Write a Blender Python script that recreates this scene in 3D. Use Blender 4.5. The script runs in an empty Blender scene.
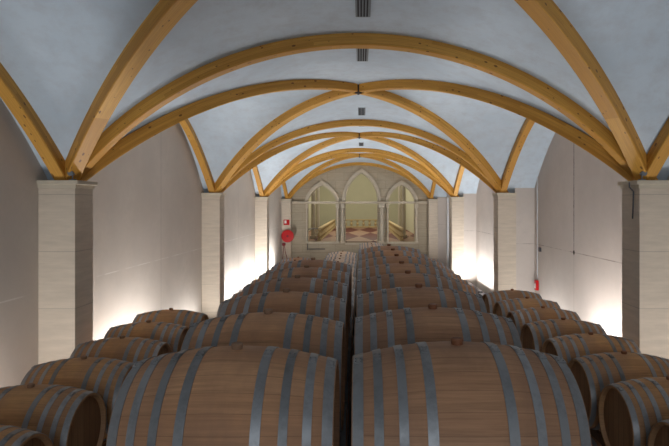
import bpy, bmesh, math, random
from mathutils import Vector, Matrix
random.seed(7)
PI = math.pi
C = bpy.context.scene.collection
F = 530.0                 # focal length in pixels of a 669 px wide frame
EYE = 2.86                # eye height above the cellar floor
X0 = -0.035               # nave centre line
KX, KZ = 1.0717, 1.0755
HALF_IN, HALF_W = 3.065, 3.465      # pilaster inner face, wall face (from the centre line)
HALF_R = 3.90                        # the right wall stands farther back
BAY = 5.92
RIB_Y = [5.95 + BAY * i for i in range(4)]       # transverse rib centre lines
END_Y = 23.92
CAP_TOP = EYE + 0.25 * KZ

# ------------------------------------------------------------------ materials
def nt(name, rough=0.7, metal=0.0, spec=0.3):
    m = bpy.data.materials.new(name); m.use_nodes = True
    t = m.node_tree; b = t.nodes['Principled BSDF']
    b.inputs['Roughness'].default_value = rough; b.inputs['Metallic'].default_value = metal
    b.inputs['Specular IOR Level'].default_value = spec
    return m, t, b
def N(t, typ, **kw):
    n = t.nodes.new(typ)
    for k, v in kw.items():
        if k in n.inputs.keys() if hasattr(n.inputs, 'keys') else False: n.inputs[k].default_value = v
        else: setattr(n, k, v)
    return n
def L(t, a, b): t.links.new(a, b)
def math_n(t, op, a, b=None, c=None):
    n = t.nodes.new('ShaderNodeMath'); n.operation = op
    for i, v in enumerate((a, b, c)):
        if v is None: continue
        if isinstance(v, (int, float)): n.inputs[i].default_value = v
        else: L(t, v, n.inputs[i])
    return n.outputs[0]
def mixc(t, fac, a, b, mode='MIX'):
    n = t.nodes.new('ShaderNodeMix'); n.data_type = 'RGBA'; n.blend_type = mode
    for i, v in ((0, fac), (6, a), (7, b)):
        if isinstance(v, (int, float)): n.inputs[i].default_value = v
        elif isinstance(v, tuple): n.inputs[i].default_value = (*v, 1)
        else: L(t, v, n.inputs[i])
    return n.outputs[2]
def ramp(t, x, lo, hi):
    n = t.nodes.new('ShaderNodeMapRange'); n.clamp = True
    n.inputs['From Min'].default_value = lo; n.inputs['From Max'].default_value = hi
    L(t, x, n.inputs['Value']); return n.outputs[0]
def noise(t, vec, scale, detail=4, rough=0.55):
    n = t.nodes.new('ShaderNodeTexNoise'); n.inputs['Scale'].default_value = scale
    n.inputs['Detail'].default_value = detail; n.inputs['Roughness'].default_value = rough
    if vec is not None: L(t, vec, n.inputs['Vector'])
    return n.outputs['Fac']
def mapping(t, vec, scale=(1, 1, 1)):
    n = t.nodes.new('ShaderNodeMapping'); n.inputs['Scale'].default_value = scale
    L(t, vec, n.inputs['Vector']); return n.outputs[0]
def objc(t): return t.nodes.new('ShaderNodeTexCoord').outputs['Object']
def uvc(t): return t.nodes.new('ShaderNodeTexCoord').outputs['UV']
def sep(t, v):
    n = t.nodes.new('ShaderNodeSeparateXYZ'); L(t, v, n.inputs[0]); return n.outputs
def comb(t, x, y, z):
    n = t.nodes.new('ShaderNodeCombineXYZ')
    for i, v in enumerate((x, y, z)):
        if isinstance(v, (int, float)): n.inputs[i].default_value = v
        else: L(t, v, n.inputs[i])
    return n.outputs[0]
def bump(t, b, h, strength=0.3, dist=0.01):
    n = t.nodes.new('ShaderNodeBump'); n.inputs['Strength'].default_value = strength
    n.inputs['Distance'].default_value = dist; L(t, h, n.inputs['Height']); L(t, n.outputs[0], b.inputs['Normal'])
def line(t, x, pos, w):          # 1 inside a line of half width w around pos
    return math_n(t, 'LESS_THAN', math_n(t, 'ABSOLUTE', math_n(t, 'SUBTRACT', x, pos)), w)
def plain(name, col, rough=0.6, metal=0.0, var=0.12, scale=8):
    m, t, b = nt(name, rough, metal)
    n = noise(t, objc(t), scale)
    L(t, mixc(t, n, tuple(c * (1 - var) for c in col), tuple(min(1, c * (1 + var)) for c in col)), b.inputs['Base Color'])
    return m

def wall_mat(name, base, joint_z, joints_y, dark_y=None):
    m, t, b = nt(name, 0.85, 0, 0.2)
    p = objc(t); x, y, z = sep(t, p)
    n1 = noise(t, p, 0.9, 6, 0.6); n2 = noise(t, p, 7, 5, 0.65)
    c = mixc(t, ramp(t, n1, 0.3, 0.7), tuple(v * 0.84 for v in base), base)
    c = mixc(t, ramp(t, n2, 0.45, 0.75), c, tuple(v * 0.9 for v in base))
    jl = math_n(t, 'MULTIPLY', line(t, z, joint_z, 0.008), ramp(t, noise(t, p, 3), 0.35, 0.6))
    c = mixc(t, math_n(t, 'MULTIPLY', jl, 0.6), c, (0.16, 0.13, 0.11) if dark_y else (0.75, 0.72, 0.68))
    for jy in joints_y:
        c = mixc(t, math_n(t, 'MULTIPLY', line(t, y, jy, 0.01), 0.45), c, (0.3, 0.27, 0.25))
    if dark_y is not None:
        wob = math_n(t, 'MULTIPLY_ADD', noise(t, p, 9, 6, 0.8), 0.05, -0.012)
        d = math_n(t, 'ABSOLUTE', math_n(t, 'SUBTRACT', y, dark_y))
        k = math_n(t, 'MULTIPLY', math_n(t, 'LESS_THAN', d, wob), math_n(t, 'GREATER_THAN', z, joint_z - 0.05))
        c = mixc(t, math_n(t, 'MULTIPLY', k, 0.85), c, (0.05, 0.04, 0.04))
        d2 = math_n(t, 'ADD', math_n(t, 'POWER', math_n(t, 'SUBTRACT', y, dark_y), 2.0), math_n(t, 'POWER', math_n(t, 'SUBTRACT', z, joint_z), 2.0))
        c = mixc(t, math_n(t, 'LESS_THAN', d2, 0.0016), c, (0.05, 0.04, 0.035))
    L(t, c, b.inputs['Base Color']); bump(t, b, n2, 0.25, 0.006)
    return m
M = {}
M['wall_l'] = wall_mat('left plaster', (0.62, 0.56, 0.50), EYE - 0.95, (9.3, 15.2, 21.0, 3.2))
M['wall_r'] = wall_mat('right plaster', (0.62, 0.56, 0.515), EYE - 0.86, (9.6, 15.0, 20.8, 2.2), 9.6)
m, t, b = nt('vault plaster', 0.9, 0, 0.15)
p = objc(t); n1 = noise(t, p, 0.8, 6, 0.6); n2 = noise(t, p, 5, 6, 0.7)
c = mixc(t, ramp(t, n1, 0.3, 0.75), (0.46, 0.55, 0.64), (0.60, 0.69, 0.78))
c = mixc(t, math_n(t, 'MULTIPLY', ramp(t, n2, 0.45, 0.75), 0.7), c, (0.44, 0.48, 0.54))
L(t, c, b.inputs['Base Color']); bump(t, b, n2, 0.3, 0.01); M['vault'] = m

def stone_mat(name, base, rows, bw):
    m, t, b = nt(name, 0.8, 0, 0.2)
    p = objc(t); x, y, z = sep(t, p)
    veins = noise(t, mapping(t, p, (2, 2, 14)), 1.6, 5, 0.6)
    c = mixc(t, ramp(t, veins, 0.35, 0.7), tuple(v * 0.86 for v in base), base)
    if bw > 3:
        fr = math_n(t, 'FRACT', math_n(t, 'DIVIDE', math_n(t, 'ADD', z, .13), rows))
        c = mixc(t, math_n(t, 'MULTIPLY', math_n(t, 'LESS_THAN', fr, .008 / rows), .45), c, (.25, .22, .19))
    else:
        br = t.nodes.new('ShaderNodeTexBrick')
        br.inputs['Scale'].default_value = 1; br.inputs['Brick Width'].default_value = bw; br.inputs['Row Height'].default_value = rows
        br.inputs['Mortar Size'].default_value = 0.006; br.inputs['Mortar Smooth'].default_value = 0.3
        br.inputs['Color1'].default_value = (1, 1, 1, 1); br.inputs['Color2'].default_value = (0.9, 0.9, 0.9, 1); br.inputs['Mortar'].default_value = (0.68, 0.66, 0.64, 1)
        L(t, comb(t, x, z, 0), br.inputs['Vector'])
        c = mixc(t, 1.0, c, br.outputs['Color'], 'MULTIPLY')
    L(t, c, b.inputs['Base Color']); bump(t, b, noise(t, p, 20), 0.15, 0.004)
    return m
M['stone'] = stone_mat('pilaster limestone', (0.64, 0.555, 0.455), 0.62, 5.0)
M['stone_end'] = stone_mat('end wall limestone', (0.52, 0.45, 0.34), 0.36, 0.75)
M['stone_trim'] = plain('carved pale stone', (0.56, 0.50, 0.40), 0.8, 0, 0.12, 6)

# glued laminated timber, uses UV: u along the beam, v across its depth
m, t, b = nt('glulam spruce', 0.5, 0, 0.35)
u, v, _ = sep(t, uvc(t))
rnd = t.nodes.new('ShaderNodeObjectInfo').outputs['Random']
sidef = math_n(t, 'LESS_THAN', v, 0.9)
lam = math_n(t, 'MULTIPLY', math_n(t, 'FLOOR', math_n(t, 'DIVIDE', v, 0.034)), sidef)
wn = t.nodes.new('ShaderNodeTexWhiteNoise'); wn.noise_dimensions = '2D'
L(t, comb(t, math_n(t, 'FLOOR', math_n(t, 'ADD', math_n(t, 'MULTIPLY', u, 0.55), math_n(t, 'MULTIPLY', lam, 0.37))), math_n(t, 'ADD', lam, math_n(t, 'MULTIPLY', rnd, 40)), 0), wn.inputs['Vector'])
grain = noise(t, comb(t, math_n(t, 'MULTIPLY', u, 3), math_n(t, 'MULTIPLY', v, 90), rnd), 1.0, 4, 0.6)
c = mixc(t, wn.outputs['Value'], (0.50, 0.245, 0.038), (0.68, 0.37, 0.072))
c = mixc(t, math_n(t, 'MULTIPLY', ramp(t, grain, 0.4, 0.75), 0.45), c, (0.32, 0.13, 0.025))
vor = t.nodes.new('ShaderNodeTexVoronoi'); vor.inputs['Scale'].default_value = 1
L(t, comb(t, math_n(t, 'MULTIPLY', u, 9), math_n(t, 'MULTIPLY', v, 19), math_n(t, 'MULTIPLY', rnd, 30)), vor.inputs['Vector'])
kn = math_n(t, 'LESS_THAN', vor.outputs['Distance'], math_n(t, 'MULTIPLY', math_n(t, 'SUBTRACT', sep(t, vor.outputs['Color'])[0], .3), 0.36))
c = mixc(t, math_n(t, 'MULTIPLY', kn, 0.8), c, (0.09, 0.03, 0.01))
fr = math_n(t, 'FRACT', math_n(t, 'DIVIDE', v, 0.034))
c = mixc(t, math_n(t, 'MULTIPLY', math_n(t, 'MULTIPLY', math_n(t, 'LESS_THAN', fr, 0.06), sidef), 0.35), c, (0.14, 0.05, 0.01))
L(t, c, b.inputs['Base Color']); M['timber'] = m

# oak staves: 26 staves around the local X axis
def oak_mat(name, c1, c2, stain):
    m, t, b = nt(name, 0.62, 0, 0.3)
    p = objc(t); x, y, z = sep(t, p)
    rnd = t.nodes.new('ShaderNodeObjectInfo').outputs['Random']
    ang = math_n(t, 'ARCTAN2', z, y)
    a = math_n(t, 'ADD', math_n(t, 'MULTIPLY', ang, 28 / (2 * PI)), 0.5)
    cell = math_n(t, 'FLOOR', a); fr = math_n(t, 'FRACT', a)
    wn = t.nodes.new('ShaderNodeTexWhiteNoise'); wn.noise_dimensions = '2D'
    L(t, comb(t, cell, math_n(t, 'MULTIPLY', rnd, 91), 0), wn.inputs['Vector'])
    c = mixc(t, wn.outputs['Value'], c1, c2)
    g = noise(t, comb(t, math_n(t, 'MULTIPLY', x, 3.5), math_n(t, 'MULTIPLY', ang, 26), math_n(t, 'MULTIPLY', rnd, 20)), 1.0, 6, 0.65)
    c = mixc(t, math_n(t, 'MULTIPLY', ramp(t, g, 0.38, 0.72), 0.6), c, tuple(k * 0.5 for k in c1))
    blot = noise(t, comb(t, math_n(t, 'MULTIPLY', x, 2), math_n(t, 'ADD', y, math_n(t, 'MULTIPLY', rnd, 30)), z), 2.2, 5, 0.6)
    c = mixc(t, math_n(t, 'MULTIPLY', ramp(t, blot, 0.40, 0.62), 0.6), c, stain)
    # end thirds, stained by cellar handling, are greyer than the middle
    ends = math_n(t, 'MULTIPLY', ramp(t, math_n(t, 'ABSOLUTE', x), 0.17, 0.26), 0.3)
    c = mixc(t, ends, c, stain)
    hue = mixc(t, rnd, (0.86, 0.82, 0.82), (1.26, 1.17, 1.04))
    c = mixc(t, 1.0, c, hue, 'MULTIPLY')
    gap = math_n(t, 'LESS_THAN', math_n(t, 'MINIMUM', fr, math_n(t, 'SUBTRACT', 1.0, fr)), 0.018)
    c = mixc(t, math_n(t, 'MULTIPLY', gap, 0.3), c, (0.05, 0.03, 0.02))
    L(t, c, b.inputs['Base Color'])
    h = math_n(t, 'SUBTRACT', math_n(t, 'MULTIPLY', g, 0.3), math_n(t, 'MULTIPLY', gap, .4))
    bump(t, b, h, 0.35, 0.003)
    return m
M['oak'] = oak_mat('barrel oak', (0.47, 0.25, 0.135), (0.58, 0.335, 0.19), (0.29, 0.165, 0.105))
M['oak_side'] = oak_mat('golden barrel oak', (0.44, 0.24, 0.105), (0.54, 0.32, 0.15), (0.27, 0.16, 0.105))
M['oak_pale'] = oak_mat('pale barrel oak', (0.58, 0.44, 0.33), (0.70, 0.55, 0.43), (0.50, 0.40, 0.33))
m, t, b = nt('barrel head oak', 0.6, 0, 0.3)
p = objc(t); x, y, z = sep(t, p)
rnd = t.nodes.new('ShaderNodeObjectInfo').outputs['Random']
a = math_n(t, 'DIVIDE', y, 0.085); fr = math_n(t, 'FRACT', a)
wn = t.nodes.new('ShaderNodeTexWhiteNoise'); wn.noise_dimensions = '2D'
L(t, comb(t, math_n(t, 'FLOOR', a), math_n(t, 'MULTIPLY', rnd, 91), 0), wn.inputs['Vector'])
c = mixc(t, wn.outputs['Value'], (0.27, 0.14, 0.065), (0.36, 0.20, 0.10))
g = noise(t, comb(t, rnd, math_n(t, 'MULTIPLY', y, 50), math_n(t, 'MULTIPLY', z, 4)), 1.0, 5, 0.6)
c = mixc(t, math_n(t, 'MULTIPLY', ramp(t, g, 0.4, 0.8), 0.5), c, (0.14, 0.07, 0.035))
c = mixc(t, math_n(t, 'MULTIPLY', math_n(t, 'LESS_THAN', fr, 0.05), 0.7), c, (0.04, 0.02, 0.01))
L(t, c, b.inputs['Base Color']); M['head'] = m
m, t, b = nt('galvanised hoop steel', 0.42, 0.5, 0.5)
p = objc(t); rnd = t.nodes.new('ShaderNodeObjectInfo').outputs['Random']
n1 = noise(t, p, 9, 6, 0.7)
c = mixc(t, rnd, (0.22, 0.22, 0.22), (0.38, 0.38, 0.385))
c = mixc(t, math_n(t, 'MULTIPLY', ramp(t, n1, 0.45, 0.75), 0.5), c, (0.10, 0.09, 0.085))
L(t, c, b.inputs['Base Color']); L(t, ramp(t, n1, -0.6, 1.6), b.inputs['Roughness']); M['hoop'] = m
M['bung'] = plain('reddish bung', (0.22, 0.085, 0.04), 0.6)
M['bung_wood'] = plain('wooden bung', (0.26, 0.15, 0.09), 0.7)
M['steel'] = plain('dark steel', (0.10, 0.10, 0.11), 0.5, 0.6)
M['vent'] = plain('grey vent metal', (0.20, 0.23, 0.26), 0.5, 0.4)
M['vent_dark'] = plain('vent slot black', (0.02, 0.02, 0.025), 0.8)
M['red'] = plain('red enamel', (0.50, 0.004, 0.006), 0.35)
M['red_dark'] = plain('dark red rubber', (0.20, 0.012, 0.02), 0.6)
M['white'] = plain('white plastic', (0.75, 0.75, 0.73), 0.5)
M['pipe'] = plain('weathered grey pipe', (0.17, 0.16, 0.15), 0.5, 0.3)
M['pipe_pale'] = plain('pale painted pipe', (0.6, 0.62, 0.64), 0.5)
M['rail_wood'] = plain('rack timber', (0.20, 0.12, 0.07), 0.8)
M['balus'] = plain('ochre stone', (0.52, 0.40, 0.22), 0.8)
M['cream'] = plain('cream plaster', (0.56, 0.54, 0.40), 0.9, 0, 0.06, 2)
m, t, b = nt('concrete floor', 0.75); p = objc(t)
L(t, mixc(t, noise(t, p, 1.5, 8, 0.6), (0.16, 0.15, 0.14), (0.30, 0.28, 0.26)), b.inputs['Base Color']); M['concrete'] = m
m, t, b = nt('checkered tiles', 0.6); p = objc(t)
ck = t.nodes.new('ShaderNodeTexChecker'); ck.inputs['Scale'].default_value = 1
mp = t.nodes.new('ShaderNodeMapping'); mp.inputs['Rotation'].default_value = (0, 0, PI / 4); mp.inputs['Scale'].default_value = (1.05, .2, 1); mp.inputs['Location'].default_value = (0.07, 0.04, 0.3)
L(t, p, mp.inputs[0]); L(t, mp.outputs[0], ck.inputs['Vector'])
ck.inputs['Color1'].default_value = (0.10, 0.02, 0.014, 1); ck.inputs['Color2'].default_value = (0.27, 0.16, 0.105, 1)
L(t, ck.outputs['Color'], b.inputs['Base Color']); M['tiles'] = m
m, t, b = nt('window glass', 0.05); b.inputs['Transmission Weight'].default_value = 1; M['glass'] = m
m, t, b = nt('lit lamp lens', 0.4); b.inputs['Base Color'].default_value = (0.9, 0.9, 0.9, 1)
b.inputs['Emission Color'].default_value = (1, 0.95, 0.9, 1); b.inputs['Emission Strength'].default_value = 6; M['lens'] = m

# ------------------------------------------------------------------ helpers
def obj(name, bm, mat, parent=None, smooth=False, loc=None):
    me = bpy.data.meshes.new(name)
    bmesh.ops.recalc_face_normals(bm, faces=bm.faces)
    if smooth:
        for f in bm.faces: f.smooth = True
        for e in bm.edges:
            if len(e.link_faces) == 2 and e.calc_face_angle(0) > 0.6: e.smooth = False
    bm.to_mesh(me); bm.free()
    for mm in (mat if isinstance(mat, (list, tuple)) else [mat]): me.materials.append(M[mm])
    o = bpy.data.objects.new(name, me); C.objects.link(o)
    if parent: o.parent = parent
    if loc: o.location = loc
    return o
def tag(o, label, cat, group=None):
    o['label'] = label; o['category'] = cat
    if group: o['group'] = group
    return o
def thing(name, label, cat, loc=(0, 0, 0), rz=0, group=None):
    o = bpy.data.objects.new(name, None); o.empty_display_size = 0.1; C.objects.link(o)
    o.location = loc; o.rotation_euler = (0, 0, rz)
    return tag(o, label, cat, group)
def struct(name, bm, mat, smooth=False):
    o = obj(name, bm, mat, smooth=smooth); o['kind'] = 'structure'; return o
def box(bm, x0, x1, y0, y1, z0, z1, mi=0, bev=0):
    r = bmesh.ops.create_cube(bm, size=1)
    for v in r['verts']:
        v.co = Vector((x0 + (v.co.x + .5) * (x1 - x0), y0 + (v.co.y + .5) * (y1 - y0), z0 + (v.co.z + .5) * (z1 - z0)))
    fs = {f for v in r['verts'] for f in v.link_faces}
    for f in fs: f.material_index = mi
    if bev:
        es = {e for v in r['verts'] for e in v.link_edges}
        bmesh.ops.bevel(bm, geom=list(es), offset=bev, segments=2, affect='EDGES', profile=0.6)
def B(*a, **k):
    bm = bmesh.new(); box(bm, *a, **k); return bm
def lathe(bm, prof, n=64, axis='X', closed=False, mi=0, c=(0, 0, 0), a0=0.0, a1=2 * PI):
    """prof: list of (along, radius)."""
    full = abs(a1 - a0 - 2 * PI) < 1e-6
    cnt = n if full else n + 1
    rings = []
    for (s, r) in prof:
        ring = []
        if r < 1e-6:
            p = (s, 0, 0) if axis == 'X' else (0, 0, s) if axis == 'Z' else (0, s, 0)
            vv = bm.verts.new(Vector(p) + Vector(c)); ring = [vv] * cnt
        else:
            for i in range(cnt):
                a = a0 + (a1 - a0) * i / n
                ca, sa = r * math.cos(a), r * math.sin(a)
                p = (s, ca, sa) if axis == 'X' else (ca, sa, s) if axis == 'Z' else (ca, s, sa)
                ring.append(bm.verts.new(Vector(p) + Vector(c)))
        rings.append(ring)
    pairs = list(zip(rings, rings[1:]))
    if closed: pairs.append((rings[-1], rings[0]))
    for A, Bb in pairs:
        for i in range(n):
            j = (i + 1) % cnt if full else i + 1
            q = []
            for v in (A[i], A[j], Bb[j], Bb[i]):
                if v not in q: q.append(v)
            if len(q) >= 3:
                try:
                    f = bm.faces.new(q); f.material_index = mi
                except ValueError: pass
    if not full:
        for k in (0, n):
            try: bm.faces.new([r[k] for r in rings])
            except ValueError: pass
def tube(bm, pts, r, n=10):
    pts = [Vector(p) for p in pts]; rings = []
    for i, p in enumerate(pts):
        d = (pts[min(i + 1, len(pts) - 1)] - pts[max(i - 1, 0)]).normalized()
        up = Vector((0, 0, 1)) if abs(d.z) < 0.9 else Vector((1, 0, 0))
        s = d.cross(up).normalized(); w = s.cross(d).normalized()
        rings.append([bm.verts.new(p + r * (math.cos(2 * PI * k / n) * s + math.sin(2 * PI * k / n) * w)) for k in range(n)])
    for A, Bb in zip(rings, rings[1:]):
        for k in range(n): bm.faces.new((A[k], A[(k + 1) % n], Bb[(k + 1) % n], Bb[k]))
    bm.faces.new(rings[0]); bm.faces.new(rings[-1])
def px(x, y, Y): return ((x - 360.5) * Y / F, EYE + (205.0 - y) * Y / F)

# ------------------------------------------------------------------ vault
def Tz(u):  # transverse rib extrados, u in -1..1
    x = 3.05 * u; return 1.80 - (3.92 - math.sqrt(max(0.01, 3.92 ** 2 - x * x)))
def Dz(t):  # diagonal
    x = 4.28 * t; return 1.90 - (6.5 - math.sqrt(6.5 ** 2 - x * x))
def Wz(v):  # wall rib
    d = 2.95 * (1 - abs(v)); return (.30 + 1.12 * d - .19 * d * d) / KZ
A_ = 3.05 * KX
def web(x, y, yc):
    u = min(abs(x - X0) / A_, 1.0); v = min(abs(y - yc) / (BAY / 2), 1.0)
    if u >= v:
        w = (u - v) / (1 - v) if v < 1 else 1
        z = Dz(v) * (1 - w) + Wz(v) * w
    else:
        w = (v - u) / (1 - u)
        z = Dz(u) * (1 - w) + Tz(u) * w
    return EYE + KZ * z
bm = bmesh.new()
NX, NY = 56, 56
ys = []; 
for bi in range(-2, 4):
    y0 = RIB_Y[0] + (bi - 1) * BAY
    ys.append((y0, y0 + BAY))
xs = [X0 - HALF_W - 0.02] + [X0 + A_ * (2 * i / NX - 1) for i in range(NX + 1)] + [X0 + HALF_R + 0.02]
prev = None; verts = []
for (ya, yb) in ys[1:-0 or None]:
    yc = (ya + yb) / 2
    for j in range(NY + (1 if (ya, yb) == ys[-1] else 0)):
        y = ya + (yb - ya) * j / NY
        verts.append([bm.verts.new((x, y, web(x, y, yc) - 0.03)) for x in xs])
verts.append([bm.verts.new((v.co.x, END_Y + 0.05, v.co.z)) for v in verts[-1]])
for r0, r1 in zip(verts, verts[1:]):
    for i in range(len(xs) - 1):
        ax = (r0[i].co.x + r0[i + 1].co.x) / 2 - X0; ay = (r0[i].co.y + r1[i].co.y) / 2
        dy = (ay - ys[1][0]) % BAY - BAY / 2
        if ax * dy > 0: bm.faces.new((r0[i], r0[i + 1], r1[i + 1])); bm.faces.new((r0[i], r1[i + 1], r1[i]))
        else: bm.faces.new((r0[i], r0[i + 1], r1[i])); bm.faces.new((r0[i + 1], r1[i + 1], r1[i]))
struct('ceiling', bm, 'vault', smooth=True)
BACK_Y = ys[1][0]

# ------------------------------------------------------------------ shell
xl, xr = X0 - HALF_W, X0 + HALF_R
TOPZ = EYE + 2.15
struct('floor', B(xl - .25, xr + .25, BACK_Y - .25, END_Y + .3, -0.2, 0), 'concrete')
struct('wall_left', B(xl - .25, xl, BACK_Y, END_Y, 0, TOPZ), 'wall_l')
struct('wall_right', B(xr, xr + .25, BACK_Y, END_Y, 0, TOPZ), 'wall_r')
for i, ry in enumerate(RIB_Y):
    struct('wall_pier', B(X0 + HALF_W - .001, xr, ry - .1, ry + .15, 0, EYE + .6 - (.25 if i == 3 else 0)), 'wall_r')
# back wall behind the camera with a wide window opening
bm = bmesh.new()
wx0, wx1, wz0, wz1 = X0 - 2.0, X0 + 2.0, 2.4, 4.1
box(bm, xl, wx0, BACK_Y - .25, BACK_Y, 0, TOPZ); box(bm, wx1, xr, BACK_Y - .25, BACK_Y, 0, TOPZ)
box(bm, wx0, wx1, BACK_Y - .25, BACK_Y, 0, wz0); box(bm, wx0, wx1, BACK_Y - .25, BACK_Y, wz1, TOPZ)
struct('wall_back', bm, 'wall_l')
bm = bmesh.new()
for k in range(5):
    cx = wx0 + (wx1 - wx0) * k / 4; box(bm, max(wx0, cx - .03), min(wx1, cx + .03), BACK_Y - .16, BACK_Y - .1, wz0, wz1)
box(bm, wx0, wx1, BACK_Y - .16, BACK_Y - .1, wz0, wz0 + .06); box(bm, wx0, wx1, BACK_Y - .16, BACK_Y - .1, wz1 - .06, wz1)
struct('window_1', bm, 'steel')

# ------------------------------------------------------------------ end wall with three pointed openings
S = END_Y / F
def X_(p): return (p - 360.5) * S
def Z_(p): return EYE + (205.0 - p) * S
SPR = Z_(201)
openings = [(X_(308), X_(336), Z_(185.5), Z_(242)), (X_(345.5), X_(377.5), Z_(173), Z_(243)), (X_(388.7), X_(414.6), Z_(185), Z_(242))]
def arch_pts(x0, x1, apex, n=14):
    """pointed arch from left springing over the apex to the right one"""
    hw = (x1 - x0) / 2; cx = (x0 + x1) / 2; H = apex - SPR
    R = max((hw * hw + H * H) / (2 * hw), 1.65 * hw)
    # circle of radius R through the springing point and the apex, bulging outward
    p = Vector((x0, SPR)); q = Vector((cx, apex)); m_ = (p + q) / 2; d = q - p
    nrm = Vector((d.y, -d.x)).normalized(); c0 = m_ + nrm * math.sqrt(max(0, R * R - d.length_squared / 4))
    a0 = math.atan2(p.y - c0.y, p.x - c0.x) % (2 * PI); a1 = math.atan2(q.y - c0.y, q.x - c0.x) % (2 * PI)
    out = [(c0.x + R * math.cos(a0 + (a1 - a0) * i / n), c0.y + R * math.sin(a0 + (a1 - a0) * i / n)) for i in range(n + 1)]
    right = [(2 * cx - x, z) for x, z in reversed(out[:-1])]
    return out + right
def outline(o, grow=0.0):
    x0, x1, apex, sill = o
    pts = arch_pts(x0 - grow, x1 + grow, apex + grow * 1.35)
    return [(x0 - grow, sill)] + pts + [(x1 + grow, sill)]
bm = bmesh.new()
outer = [(xl - .02, 0), (xr + .02, 0), (xr + .02, TOPZ), (xl - .02, TOPZ)]
es = []
vs = [bm.verts.new((x, END_Y, z)) for x, z in outer]
es += [bm.edges.new((vs[i], vs[(i + 1) % 4])) for i in range(4)]
for o in openings:
    pts = outline(o); vv = [bm.verts.new((x, END_Y, z)) for x, z in pts]
    es += [bm.edges.new((vv[i], vv[(i + 1) % len(vv)])) for i in range(len(vv))]
bmesh.ops.triangle_fill(bm, use_beauty=True, use_dissolve=False, edges=es, normal=(0, 1, 0))
r = bmesh.ops.extrude_face_region(bm, geom=list(bm.faces))
bmesh.ops.translate(bm, vec=(0, 0.32, 0), verts=[v for v in r['geom'] if isinstance(v, bmesh.types.BMVert)])
struct('wall_end', bm, 'stone_end')
# carved arch mouldings, proud of the wall
names = ['left', 'middle and tallest', 'right']
for k, o in enumerate(openings):
    bm = bmesh.new()
    for (g0, g1, pr) in ((0.0, 0.06, 0.03), (0.06, 0.15, 0.08)):
        ins = outline(o, g0)[1:-1]; out = outline(o, g1)[1:-1]
        A = [[bm.verts.new((x, END_Y - yy - .002, z)) for x, z in q] for q, yy in ((ins, 0), (ins, pr), (out, pr), (out, 0))]
        for a, b2 in zip(A, A[1:] + A[:1]):
            for i in range(len(ins) - 1): bm.faces.new((a[i], a[i + 1], b2[i + 1], b2[i]))
        for i in (0, len(ins) - 1): bm.faces.new([a[i] for a in A])
    tr = obj('arch_moulding', bm, 'stone_trim')
    tag(tr, 'carved pointed stone moulding over the %s arch of the end wall' % names[k], 'moulding', 'mouldings over the end wall arches')
bm = bmesh.new()
lz = Z_(202.6)
box(bm, X0 - 3.05, X0 + 3.05, END_Y - .13, END_Y, lz, lz + .05); box(bm, X0 - 3.05, X0 + 3.05, END_Y - .07, END_Y, lz - .045, lz)
# the ledge breaks into thin struts across the openings, as in the photo
o = struct('trim_1', bm, 'stone_trim')
bm = bmesh.new()
for o in openings: box(bm, o[0] - .02, o[1] + .02, END_Y - .08, END_Y + .05, o[3] - .07, o[3])
struct('trim_2', bm, 'stone_trim')
# colonnettes between the arches
for k, (p0, w, lab) in enumerate(((337.6, .13, 'left arch, outer one of its pair'), (342.6, .15, 'middle arch on its left side'), (381.5, .22, 'middle arch on its right side'), (387.6, .09, 'right arch on its inner side'), (307.0, .08, 'left arch on its outer side'), (416.2, .14, 'right arch on its outer side'))):
    cx = X_(p0)
    rt = thing('colonnette', 'slender stone colonnette beside the %s' % lab, 'column', (cx, END_Y - .092, Z_(243)), 0, 'colonnettes of the end wall')
    hh = lz - .045 - Z_(243)
    bm = bmesh.new(); lathe(bm, [(0.09, w * .42), (hh - .2, w * .38)], 16, 'Z'); bmesh.ops.holes_fill(bm, edges=bm.edges); 
    obj('shaft', bm, 'stone_trim', rt, True)
    obj('capital', B(-w * .58, w * .58, -.03, .088, hh - .2, hh, bev=.015), 'stone_trim', rt)
    obj('base', B(-w * .55, w * .55, -.08, .088, 0, .09, bev=.01), 'stone_trim', rt)

# ------------------------------------------------------------------ terrace beyond the arches
TF = EYE - 37 * S
TX0, TX1, TY = -3.3, 3.1, 41.0
struct('floor_terrace', B(TX0, TX1, END_Y + .32, TY, TF - .1, TF), 'tiles')
struct('wall_terrace_back', B(TX0, TX1, TY, TY + .2, TF, EYE + 4.6), 'cream')
struct('wall_terrace_left', B(TX0 - .2, TX0, END_Y + .32, TY + .2, TF, EYE + 4.6), 'cream')
struct('wall_terrace_right', B(TX1, TX1 + .2, END_Y + .32, TY + .2, TF, EYE + 4.6), 'cream')
struct('ceiling_terrace', B(TX0, TX1, END_Y + .32, TY, EYE + 4.6, EYE + 4.7), 'cream')
def balustrade(p0, p1, nb, label):
    p0 = Vector(p0); p1 = Vector(p1); d = p1 - p0; Ln = d.length; rz = math.atan2(d.y, d.x)
    rt = thing('balustrade', label, 'balustrade', (p0.x, p0.y, TF), rz, 'balustrades of the terrace')
    obj('hand_rail', B(0, Ln, -.09, .09, .52, .60, bev=.015), 'balus', rt)
    obj('plinth', B(0, Ln, -.09, .09, 0, .08), 'balus', rt)
    sp = Ln / nb
    first = None
    for i in range(nb):
        if first is None:
            bm = bmesh.new()
            lathe(bm, [(.08, .09), (.12, .09), (.14, .05), (.22, .11), (.28, .10), (.42, .045), (.47, .085), (.52, .085)], 12, 'Z')
            first = obj('baluster', bm, 'balus', rt, True); o = first
        else:
            o = first.copy(); C.objects.link(o)
        o.location = (sp * (i + .5), 0, 0)
balustrade((-1.8, 39.6, 0), (1.8, 39.6, 0), 8, 'short ochre stone balustrade across the far end of the checkered terrace')
balustrade((-1.93, 24.7, 0), (-1.93, 39.4, 0), 22, 'ochre stone balustrade running away along the left side of the terrace')
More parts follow.
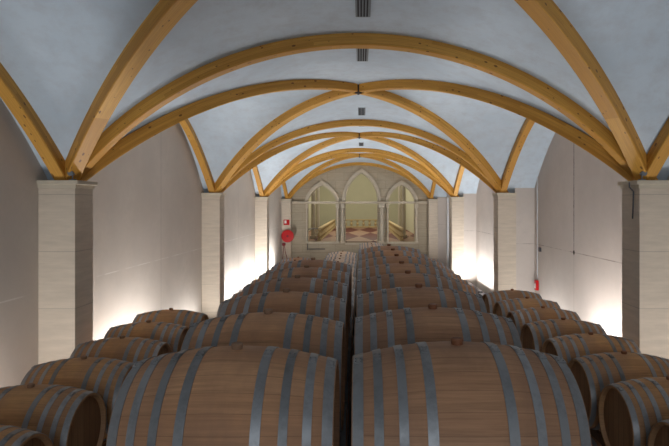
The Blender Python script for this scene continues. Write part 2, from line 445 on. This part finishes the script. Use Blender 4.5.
balustrade((1.93, 24.7, 0), (1.93, 39.4, 0), 22, 'ochre stone balustrade running away along the right side of the terrace')
for k, (x, y, side, w) in enumerate(((-2.35, 26.4, 'left', 'nearer'), (-2.35, 29.2, 'left', 'farther'), (2.2, 27.0, 'right', 'nearer'), (2.2, 29.6, 'right', 'farther'))):
    rt = thing('terrace_column', '%s tall grey stone column seen through the %s arch' % (w, side), 'column', (x, y, TF), 0, 'columns behind the side arches')
    bm = bmesh.new(); lathe(bm, [(.15, .11), (3.0, .095)], 20, 'Z'); obj('shaft', bm, 'stone_trim', rt, True)
    obj('capital', B(-.17, .17, -.17, .17, 3.0, 3.2, bev=.04), 'stone_trim', rt)
    obj('base', B(-.17, .17, -.17, .17, 0, .15, bev=.02), 'stone_trim', rt)
    obj('impost', B(-.12, .12, -.12, .12, 3.2, EYE + 4.6 - TF), 'stone_trim', rt)

# ------------------------------------------------------------------ pilasters
ordn = ['nearest', 'second', 'third', 'farthest']
for s, side in ((-1, 'left'), (1, 'right')):
    for i, ry in enumerate(RIB_Y):
        rt = thing('stone_pillar', '%s pale limestone pillar along the %s wall, square capital under the timber ribs' % (ordn[i], side), 'pillar', (X0 + s * (HALF_W + HALF_IN) / 2, ry, 0), 0, 'limestone pillars'); rt['kind'] = 'thing'
        hw = (HALF_W - HALF_IN) / 2; ct = CAP_TOP
        obj('shaft', B(-hw, hw, -.195, .195, 0, ct - .085, bev=.006), 'stone', rt)
        bm = bmesh.new()
        dx0, dx1 = (-hw, hw + .04) if s < 0 else (-hw - .04, hw)
        e0, e1 = (-hw, hw + .012) if s < 0 else (-hw - .012, hw)
        bk = 0 if i == 3 else .03
        box(bm, dx0, dx1, -.225, .195 + bk, ct - .045, ct, bev=.006)
        box(bm, e0, e1, -.207, .195 + bk * .4, ct - .085, ct - .045)
        obj('capital', bm, 'stone_trim', rt)

# ------------------------------------------------------------------ timber ribs
def rib(label, group, pts, width, depth, cut=True):
    """pts: extrados points lying in one vertical plane."""
    bm = bmesh.new(); uvl = bm.loops.layers.uv.new('UVMap')
    pts = [Vector(p) for p in pts]
    h = Vector((pts[-1].x - pts[0].x, pts[-1].y - pts[0].y, 0)).normalized()
    side = Vector((-h.y, h.x, 0)); rows = []; s = 0; ch = 0.008
    for i, p in enumerate(pts):
        d = (pts[min(i + 1, len(pts) - 1)] - pts[max(i - 1, 0)]).normalized()
        n = side.cross(d); n = n if n.z > 0 else -n
        if i: s += (p - pts[i - 1]).length
        w = width / 2
        sec = [(-w, 0), (w, 0), (w, -depth + ch), (w - ch, -depth), (-w + ch, -depth), (-w, -depth + ch)]
        rows.append(([bm.verts.new(p + side * a + n * b2) for a, b2 in sec], s))
    vv = [[0, .001], [0, 0], [0, depth - ch], [0, 0], [depth - ch, 0], [0, 0]]
    V = [(.0, .004), (0.0, depth - ch), (depth - ch, depth), (1.0, 1.0 + width), (depth, depth - ch), (depth - ch, 0.0)]
    for (A, sa), (Bb, sb) in zip(rows, rows[1:]):
        for k in range(6):
            j = (k + 1) % 6
            f = bm.faces.new((A[k], A[j], Bb[j], Bb[k]))
            for lp, uv in zip(f.loops, ((sa, V[k][0]), (sa, V[k][1]), (sb, V[k][1]), (sb, V[k][0]))): lp[uvl].uv = uv
    bm.faces.new(rows[0][0]); bm.faces.new(rows[-1][0])
    if cut:
        g = list(bm.verts) + list(bm.edges) + list(bm.faces)
        r = bmesh.ops.bisect_plane(bm, geom=g, plane_co=(0, 0, CAP_TOP + .002), plane_no=(0, 0, -1), clear_outer=True)
        ed = [e for e in bm.edges if e.is_boundary]
        if ed: bmesh.ops.holes_fill(bm, edges=ed)
    # keep the origin on the beam
    o = obj('vault_beam', bm, 'timber'); o['kind'] = 'thing'; tag(o, label, 'timber rib', group)
    return o
RW, RD = 0.15, 0.16
def ext(f, a, b2, n): return [f(a + (b2 - a) * i / n) for i in range(n + 1)]
UM = 1.035
for i, ry in enumerate(RIB_Y):
    rib('%s transverse timber arch spanning the nave from pillar to pillar' % ordn[i], 'transverse timber arches',
        ext(lambda u: (X0 + A_ * u, ry, EYE + KZ * Tz(u)), -UM, UM, 72), RW, RD)
bayn = ['bay overhead', 'second bay', 'third bay', 'last bay']
for bi in range(4):
    yc = RIB_Y[0] + (bi - .5) * BAY
    for sy, fb in ((1, 'far'), (-1, 'near')):
        if bi == 0 and sy < 0: continue
        for sx, side in ((-1, 'left'), (1, 'right')):
            rib('diagonal timber rib of the %s, springing from its %s %s pillar' % (bayn[bi], fb, side), 'diagonal timber ribs',
                ext(lambda t_: (X0 + sx * A_ * t_, yc + sy * BAY / 2 * t_, EYE + KZ * Dz(t_)), 0.02, 1.03, 40), RW, RD)
            pass
    # iron connector where the four halves meet
    rt = thing('rib_connector', 'small dark iron connector where timber ribs cross in the %s' % bayn[bi], 'connector', (X0, yc, EYE + KZ * 1.9 - RD), 0, 'rib connectors')
    bm = bmesh.new(); lathe(bm, [(-.01, 0), (-.01, .05), (.0, .055), (.14, .055), (.15, 0)], 4, 'Z', a0=0)
    obj('plate', bm, 'steel', rt)
    bm = bmesh.new(); lathe(bm, [(-.03, 0), (-.03, .018), (-.01, .018), (-.01, 0)], 8, 'Z'); obj('bolt', bm, 'steel', rt)
    for sx, side in ((-1, 'left'), (1, 'right')):
        wx = X0 + sx * (A_ - (.03 if sx < 0 else .09))
        lo = -UM if bi else 0.0
        rib('curved timber wall rib on the %s side of the %s' % (side, bayn[bi]), 'wall ribs',
            ext(lambda v: (wx + sx * .11 * (1 - min(1, v * v)), yc + BAY / 2 * v, EYE + KZ * Wz(v)), lo, UM if bi < 3 else 1.02, 60), 0.14, 0.14)

# ------------------------------------------------------------------ ceiling vents along the ridge
vn = 0
vl = ['grey slotted ceiling vent at the top edge, before the nearest arch', 'grey slotted ceiling vent just behind the nearest timber arch',
      'small grey vent before the second timber arch', 'small grey vent behind the second timber arch', 'tiny grey vent before the third timber arch', 'tiny grey vent behind the third timber arch']
for i in range(3):
    for sgn in (-1, 1):
        y0, y1 = (RIB_Y[i] - 1.25, RIB_Y[i] - .55) if sgn < 0 else (RIB_Y[i] + .45, RIB_Y[i] + 1.2)
        yc = RIB_Y[0] + (i + .5 * sgn) * BAY
        ym = (y0 + y1) / 2; z = web(X0 + .06, ym, yc) - .03
        rt = thing('ceiling_vent', vl[vn], 'vent', (X0 + .06, ym, z), 0, 'ceiling vents'); vn += 1
        hl = (y1 - y0) / 2
        slope = math.atan2(web(X0, y1, yc) - web(X0, y0, yc), y1 - y0); rt.rotation_euler = (slope, 0, 0)
        obj('housing', B(-.075, .075, -hl, hl, -.012, .04), 'vent', rt)
        for k in range(4):
            obj('slot', B(-.056 + .03 * k, -.040 + .03 * k, -hl + .02, hl - .02, -.016, -.011), 'vent_dark', rt)

# ------------------------------------------------------------------ barrels
RB, RH, HL = 0.355, 0.292, 0.432
def rad(x): return RB - (RB - RH) * min(1.0, abs(x) / HL) ** 2.0
def body_bm(bm, n, m=18, mi=0):
    prof = [(-HL + .04, rad(HL) - .024), (-HL, rad(HL) - .016)]
    prof += [(-HL + 2 * HL * i / m, rad(-HL + 2 * HL * i / m)) for i in range(m + 1)]
    prof += [(HL, rad(HL) - .016), (HL - .04, rad(HL) - .024)]
    lathe(bm, prof, n, 'X', mi=mi)
def head_bm(bm, s, n, mi=0):
    x = s * (HL - .035); r = rad(HL) - .02
    lathe(bm, [(x - s * .02, 0), (x - s * .02, r), (x, r), (x + s * .004, r * .9), (x + s * .004, 0)], n, 'X', mi=mi)
HOOPS = [(.955, .040), (.77, .034), (.565, .034), (.33, .038)]
def hoop_bm(bm, xc, w, n, mi=0, tabs=True):
    a, b2 = xc - w / 2, xc + w / 2
    lathe(bm, [(a, rad(a) - .002), (a, rad(a) + .0035), (b2, rad(b2) + .0035), (b2, rad(b2) - .002)], n, 'X', closed=True, mi=mi)
    if tabs:
        a0 = PI / 2 + .06 * (1 if xc > 0 else 1.4); w2 = w * .42
        lathe(bm, [(xc - w2, rad(xc) + .002), (xc - w2, rad(xc) + .008), (xc + w2, rad(xc) + .008), (xc + w2, rad(xc) + .002)], 4, 'X', closed=True, mi=mi, a0=a0, a1=a0 + .16)
        for da in (.04, .12):
            for dx in (-.01, .01):
                ca, sa = math.cos(a0 + da), math.sin(a0 + da); r = rad(xc) + .009
                bmesh.ops.create_icosphere(bm, subdivisions=1, radius=.0045, matrix=Matrix.Translation((xc + dx, r * ca, r * sa)))
def bung_bm(bm, mi=0):
    lathe(bm, [(RB - .02, 0), (RB - .02, .021), (RB + .018, .026), (RB + .024, .022), (RB + .024, 0)], 14, 'Z', mi=mi)
def make_barrel(oak, bung):
    root = bpy.data.objects.new('wine_barrel', None); root.empty_display_size = .1; C.objects.link(root)
    bm = bmesh.new(); body_bm(bm, 72); obj('staves', bm, oak, root, True, (0, 0, RB))
    for s in (-1, 1):
        bm = bmesh.new(); head_bm(bm, s, 48); obj('barrel_head', bm, 'head', root, True, (0, 0, RB))
        for f, w in HOOPS:
            bm = bmesh.new(); hoop_bm(bm, s * (f * HL + (-.004 if f > .9 else 0)), w, 72); obj('hoop', bm, 'hoop', root, True, (0, 0, RB))
    bm = bmesh.new(); bung_bm(bm); obj('bung', bm, bung, root, True, (0, 0, RB))
    return root
protos = {}
def place_full(kind, oak, bung, x, y, zc, label, group, yaw=0):
    key = (oak, bung)
    if key not in protos:
        r = protos[key] = make_barrel(oak, bung)
    else:
        src = protos[key]; r = src.copy(); C.objects.link(r)
        for ch in list(src.children):
            c = ch.copy(); C.objects.link(c); c.parent = r
    r.location = (x, y, zc - RB); r.rotation_euler = (0, 0, yaw)
    tag(r, label, 'barrel', group)
    return r
low = None
def place_low(x, y, zc, label, group):
    global low
    if low is None:
        bm = bmesh.new(); body_bm(bm, 40, 12, 0)
        for s in (-1, 1):
            head_bm(bm, s, 40, 1)
            for f, w in HOOPS: hoop_bm(bm, s * f * HL, w, 40, 2, False)
        bung_bm(bm, 3)
        low = obj('wine_barrel', bm, ['oak', 'head', 'hoop', 'bung'], None, True); o = low
    else:
        o = low.copy(); C.objects.link(o)
    o.location = (x, y, zc); tag(o, label, 'barrel', group)
    return o
TOPL, TOPR, MID, BOT = EYE - .977, EYE - .929, EYE - 1.730, EYE - 2.470
XL, XR, XSL, XSR = -.532, .402, -2.475, 2.452
word = ['first', 'second', 'third', 'fourth', 'fifth', 'sixth', 'seventh', 'eighth', 'ninth', 'tenth', 'eleventh', 'twelfth', 'thirteenth', 'fourteenth', 'fifteenth', 'sixteenth', 'seventeenth']
rowsL = [2.30 + .745 * i for i in range(19)]; nL = 6
rowsR = [2.19 + .755 * i for i in range(24)]; nR = 8
rowsSL = [3.27 + .735 * i for i in range(6)]
rowsSR = [3.45 + .727 * i for i in range(8)]
jit = lambda a: random.uniform(-a, a)
rows3L = [7.80 + .76 * i for i in range(9)]
rows3R = [9.31 + .76 * i for i in range(7)]
X3L, X3R = -1.62, 1.60
def desc(i, n, what):
    if i == 0: return 'oak barrel, foremost of %s' % what
    if i == n - 1: return 'oak barrel, farthest of %s' % what
    return 'oak barrel, %s from the front in %s' % (word[i], what)
for i, y in enumerate(rowsL):
    if i < nL:
        place_full('t', 'oak', 'bung_wood', XL + jit(.008), y, TOPL, desc(i, nL, 'the high row left of the centre gap'), 'barrels of the high left row', jit(.006))
        place_low(XL, y, MID, 'oak barrel in the shadow beneath the high left row, middle tier', 'barrels under the high left row')
    else:
        k = i - nL
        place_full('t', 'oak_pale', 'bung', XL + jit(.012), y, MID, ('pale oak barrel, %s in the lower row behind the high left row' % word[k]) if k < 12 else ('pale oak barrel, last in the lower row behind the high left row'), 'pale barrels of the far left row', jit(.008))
    place_low(XL, y, BOT, 'oak barrel on the floor tier left of the centre gap, under other barrels', 'floor tier barrels left of the gap')
for i, y in enumerate(rowsR):
    if i < nR:
        place_full('t', 'oak', 'bung', XR + jit(.008), y, TOPR, desc(i, nR, 'the high row right of the centre gap'), 'barrels of the high right row', jit(.006))
        place_low(XR, y, MID, 'oak barrel in the shadow beneath the high right row, middle tier', 'barrels under the high right row')
    else:
        k = i - nR
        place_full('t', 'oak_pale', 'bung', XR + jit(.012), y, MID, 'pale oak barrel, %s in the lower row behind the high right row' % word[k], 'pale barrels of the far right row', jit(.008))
    place_low(XR, y, BOT, 'oak barrel on the floor tier right of the centre gap, under other barrels', 'floor tier barrels right of the gap')
for i, y in enumerate(rowsSL):
    place_full('s', 'oak_side', 'bung_wood', XSL + jit(.02), y, MID, desc(i, 6, 'the lower side row by the left wall'), 'barrels of the left side row', jit(.01))
    place_low(XSL, y, BOT, 'oak barrel on the floor under the left side row', 'floor tier barrels by the left wall')
for i, y in enumerate(rowsSR):
    place_full('s', 'oak_side', 'bung', XSR + jit(.012) - .008, y, MID, desc(i, 8, 'the lower side row by the right wall'), 'barrels of the right side row', jit(.01))
    place_low(XSR, y, BOT, 'oak barrel on the floor under the right side row', 'floor tier barrels by the right wall')

for X3, rows3, side in ((X3L, rows3L, 'left'), (X3R, rows3R, 'right')):
    for i, y in enumerate(rows3):
        place_full('t', 'oak', 'bung', X3 + jit(.01), y, MID, 'oak barrel, %s in the half hidden row beyond the %s side row' % (word[i], side), 'barrels of the half hidden %s row' % side, jit(.008))
        place_low(X3, y, BOT, 'oak barrel on the floor under the half hidden %s row' % side, 'floor tier barrels under the half hidden %s row' % side)

# rack rails: two timbers under every tier of every row, with wedges between barrels
def rails(x, rows, zc, zlow, where):
    """rails carrying barrels centred at zc; zlow = height of what carries the rails"""
    for s, w in ((-1, 'left'), (1, 'right')):
        xc = x + s * .285; top = zc - .3335
        bm = bmesh.new()
        box(bm, xc - .02, xc + .02, rows[0] - .2, rows[-1] + .2, zlow, top)
        for a in [rows[0] - .375] + rows:
            pass
        for a, b2 in zip(rows, rows[1:]):
            ym = (a + b2) / 2
            v = [bm.verts.new((xc + dx, ym + dy, z)) for dx in (-.018, .018) for dy, z in ((-.13, top), (.13, top), (.0, top + .045))]
            bm.faces.new(v[:3]); bm.faces.new(v[3:])
            for i, j in ((0, 1), (1, 2), (2, 0)): bm.faces.new((v[i], v[j], v[3 + j], v[3 + i]))
        o = obj('rack_rail', bm, 'rail_wood')
        tag(o, 'dark rack rail, %s one under %s' % (w, where), 'rail', 'rack rails')
e = .003
rails(XL, rowsL, BOT, 0.0, 'the floor tier left of the gap'); rails(XR, rowsR, BOT, 0.0, 'the floor tier right of the gap')
rails(XSL, rowsSL, BOT, 0.0, 'the floor tier by the left wall'); rails(XSR, rowsSR, BOT, 0.0, 'the floor tier by the right wall')
rails(XL, rowsL, MID, BOT + .3335, 'the middle tier left of the gap'); rails(XR, rowsR, MID, BOT + .3335, 'the middle tier right of the gap')
rails(X3L, rows3L, BOT, 0.0, 'the floor tier of the half hidden left row'); rails(X3R, rows3R, BOT, 0.0, 'the floor tier of the half hidden right row')
rails(X3L, rows3L, MID, BOT + .3335, 'the half hidden left row'); rails(X3R, rows3R, MID, BOT + .3335, 'the half hidden right row')
rails(XSL, rowsSL, MID, BOT + .3335, 'the left side row'); rails(XSR, rowsSR, MID, BOT + .3335, 'the right side row')
rails(XL, rowsL[:nL], TOPL, MID + .3335, 'the high left row'); rails(XR, rowsR[:nR], TOPR, MID + .3335, 'the high right row')

# ------------------------------------------------------------------ fire gear, pipes, small fittings
# call point and conduit on the right wall
cy = 11.55; cz = EYE - 80 * cy / F
rt = thing('fire_call_point', 'small red fire alarm box with white panel on the right wall', 'fire alarm', (xr, cy, cz), 0)
obj('case', B(-.06, 0, -.065, .065, -.11, .11, bev=.01), 'red', rt)
o = obj('front_panel', B(-.066, -.058, -.03, .03, -.07, .03), 'white', rt); o['label'] = 'white panel'
bm = bmesh.new(); tube(bm, [(xr - .012, cy, cz + .11), (xr - .012, cy, EYE + 1.15)], .011)
tag(obj('junction_box', B(xr - .03, xr, cy - .22, cy - .12, EYE - 1.0, EYE - .91), 'steel'), 'tiny dark junction box on the right wall above the red alarm box', 'junction box')
tag(obj('conduit', bm, 'pipe_pale'), 'thin pale conduit running up the right wall from the red alarm box', 'conduit')
# pale down pipe by the farthest right pillar
bm = bmesh.new(); tube(bm, [(xr - .07, 23.0, 0.02), (xr - .07, 23.0, EYE + .35)], .05)
tag(obj('down_pipe', bm, 'pipe_pale'), 'pale down pipe on the right wall before the farthest pillar', 'pipe')
# hose reel on the farthest left pillar
hy = RIB_Y[3] - .195; hx, hz = px(288, 236, hy)
rt = thing('fire_hose_reel', 'red round fire hose reel on the farthest left pillar', 'hose reel', (hx, hy, hz))
bm = bmesh.new(); lathe(bm, [(-.16, 0), (-.16, .265), (-.145, .278), (-.13, .265), (-.13, .08)], 40, 'Y'); obj('front_disc', bm, 'red', rt, True)
bm = bmesh.new(); lathe(bm, [(-.125, .08), (-.125, .22), (-.05, .22), (-.05, .08)], 32, 'Y', closed=True); obj('hose', bm, 'red_dark', rt, True)
bm = bmesh.new(); lathe(bm, [(-.045, 0), (-.045, .265), (-.03, .265), (-.03, 0)], 40, 'Y'); obj('back_disc', bm, 'red', rt, True)
bm = bmesh.new(); lathe(bm, [(-.18, 0), (-.18, .05), (0, .05), (0, 0)], 16, 'Y'); obj('hub', bm, 'red_dark', rt, True)
sx_, sz_ = px(286.5, 222.3, hy)
rt = thing('fire_sign', 'small square red and white fire sign above the hose reel', 'sign', (sx_, hy, sz_))
obj('plate', B(-.13, .13, -.012, 0, -.12, .12), 'red', rt)
o = obj('pictogram', B(-.09, .0, -.016, -.011, -.05, .08), 'white', rt); o['label'] = 'white panel'
vx, vz = px(284.0, 244.2, hy)
rt = thing('hose_valve', 'small dark red hose valve with thin hoses below the reel', 'valve', (vx, hy, vz))
obj('body', B(-.07, .07, -.12, 0, -.06, .06, bev=.02), 'red_dark', rt)
for dx in (-.02, .06):
    bm = bmesh.new(); tube(bm, [(dx * .5, -.06, -.05), (dx, -.07, -.3), (dx * 3, -.07, -.75)], .012, 8); obj('hose', bm, 'red_dark', rt, True)
# pipework on the end wall, left
def W(p, q, off=.026): return (X_(p), END_Y - off, Z_(q))
bm = bmesh.new(); tube(bm, [W(307.6, 250), W(307.6, 231), W(309, 229), W(318, 228.5)], .022, 8); tube(bm, [W(307.6, 249), W(325, 249)], .022, 8)
tag(obj('grey_pipe', bm, 'pipe'), 'thin grey pipe with two bends on the end wall below the left arch', 'pipe')
bm = bmesh.new(); tube(bm, [W(325, 249, .05), W(325, 256, .05), W(325, 270, .05)], .018, 8)
# small spot lamps on the nearest capitals
for s, side in ((-1, 'left'), (1, 'right')):
    bx = X0 + s * (HALF_IN + .03)
    rt = thing('spot_lamp', 'small metal lamp bracket on the nearest %s capital' % side, 'lamp', (bx, RIB_Y[0] - .19, CAP_TOP), 0, 'lamp brackets on the capitals')
    obj('bracket', B(-.03, .03, -.02, .02, 0, .012), 'vent', rt)
    bm = bmesh.new(); tube(bm, [(0, 0, .01), (0, 0, .06)], .006, 8); obj('stem', bm, 'vent', rt)
    bm = bmesh.new(); lathe(bm, [(-.05, 0), (-.05, .03), (.03, .022), (.045, .012), (.045, 0)], 16, 'Y', c=(0, 0, .075)); obj('lamp_head', bm, 'vent', rt, True)
bm = bmesh.new()
cxx = X0 + HALF_IN - .012; c0 = RIB_Y[0] - .1
tube(bm, [(cxx - .05, c0, CAP_TOP - .02), (cxx - .05, c0, CAP_TOP - .07), (cxx, c0 + .01, CAP_TOP - .12), (cxx - .01, c0, CAP_TOP - .3), (cxx, c0 + .03, CAP_TOP - .42)], .008, 8)
tag(obj('loose_cable', bm, 'steel'), 'short loose dark cable hanging beside the nearest right capital', 'cable')

# ------------------------------------------------------------------ lights
def area(name, loc, rot, sx, sy, power, col):
    d = bpy.data.lights.new(name, 'AREA'); d.shape = 'RECTANGLE'; d.size = sx; d.size_y = sy; d.energy = power; d.color = col
    o = bpy.data.objects.new(name, d); C.objects.link(o); o.location = loc; o.rotation_euler = rot; return o
def uplight(s, y, power, col, lab, z=.34):
    x = X0 - HALF_W + .29 if s < 0 else xr - .38
    rt = thing('floor_uplight', lab, 'lamp', (x, y, 0), 0, 'floor uplights along the walls')
    obj('stand', B(-.03, .03, -.03, .03, 0, z - .06), 'steel', rt)
    obj('housing', B(-.09, .09, -.98, .98, z - .06, z - .01), 'steel', rt)
    area('uplight_lamp', (x, y, z), (PI, 0, 0), .16, 1.9, power, col)
neutral = (1.0, .98, .96)
for s, side in ((-1, 'left'), (1, 'right')):
    uplight(s, 3.9, 40, neutral, 'floor uplight behind the barrels by the %s wall beside the viewer' % side)
    uplight(s, 7.8, 76, neutral, 'floor uplight by the %s wall just past the nearest pillar' % side)
    uplight(s, 10.4, 18, neutral, 'floor uplight by the %s wall just before the second pillar' % side)
    uplight(s, 14.3, 52, neutral, 'floor uplight by the %s wall just past the second pillar' % side)
    uplight(s, 16.5, 62, neutral, 'floor uplight by the %s wall just before the third pillar' % side)
    uplight(s, 20.4, 78, neutral, 'floor uplight by the %s wall between the third and farthest pillars' % side)
area('window_daylight', (X0, BACK_Y + .05, 3.3), (PI / 2, 0, 0), 3.8, 1.6, 105, (.84, .92, 1.0))
area('terrace_fill', (-.1, 32, EYE + 4.4), (0, 0, 0), 4, 12, 420, (1.0, .96, .82))  # added unseen fill that brightens the terrace, not a fitting of the place

w = bpy.data.worlds.new('world'); bpy.context.scene.world = w; w.use_nodes = True
w.node_tree.nodes['Background'].inputs[0].default_value = (.5, .62, .8, 1); w.node_tree.nodes['Background'].inputs[1].default_value = .3

# ------------------------------------------------------------------ camera
cd = bpy.data.cameras.new('camera'); cam = bpy.data.objects.new('camera', cd); C.objects.link(cam)
cd.sensor_width = 36; cd.lens = 36 * F / 669; cd.clip_start = .05; cd.clip_end = 200
cam.location = (0, 0, EYE); cam.rotation_euler = (PI / 2, 0, 0)
cd.shift_x = -(360.5 - 334.5) / 669; cd.shift_y = -(223 - 205) / 669
sc = bpy.context.scene; sc.camera = cam
sc.view_settings.view_transform = 'Standard'; sc.view_settings.look = 'None'; sc.view_settings.gamma = 1
sc.view_settings.use_curve_mapping = False; sc.view_settings.exposure = 0.2
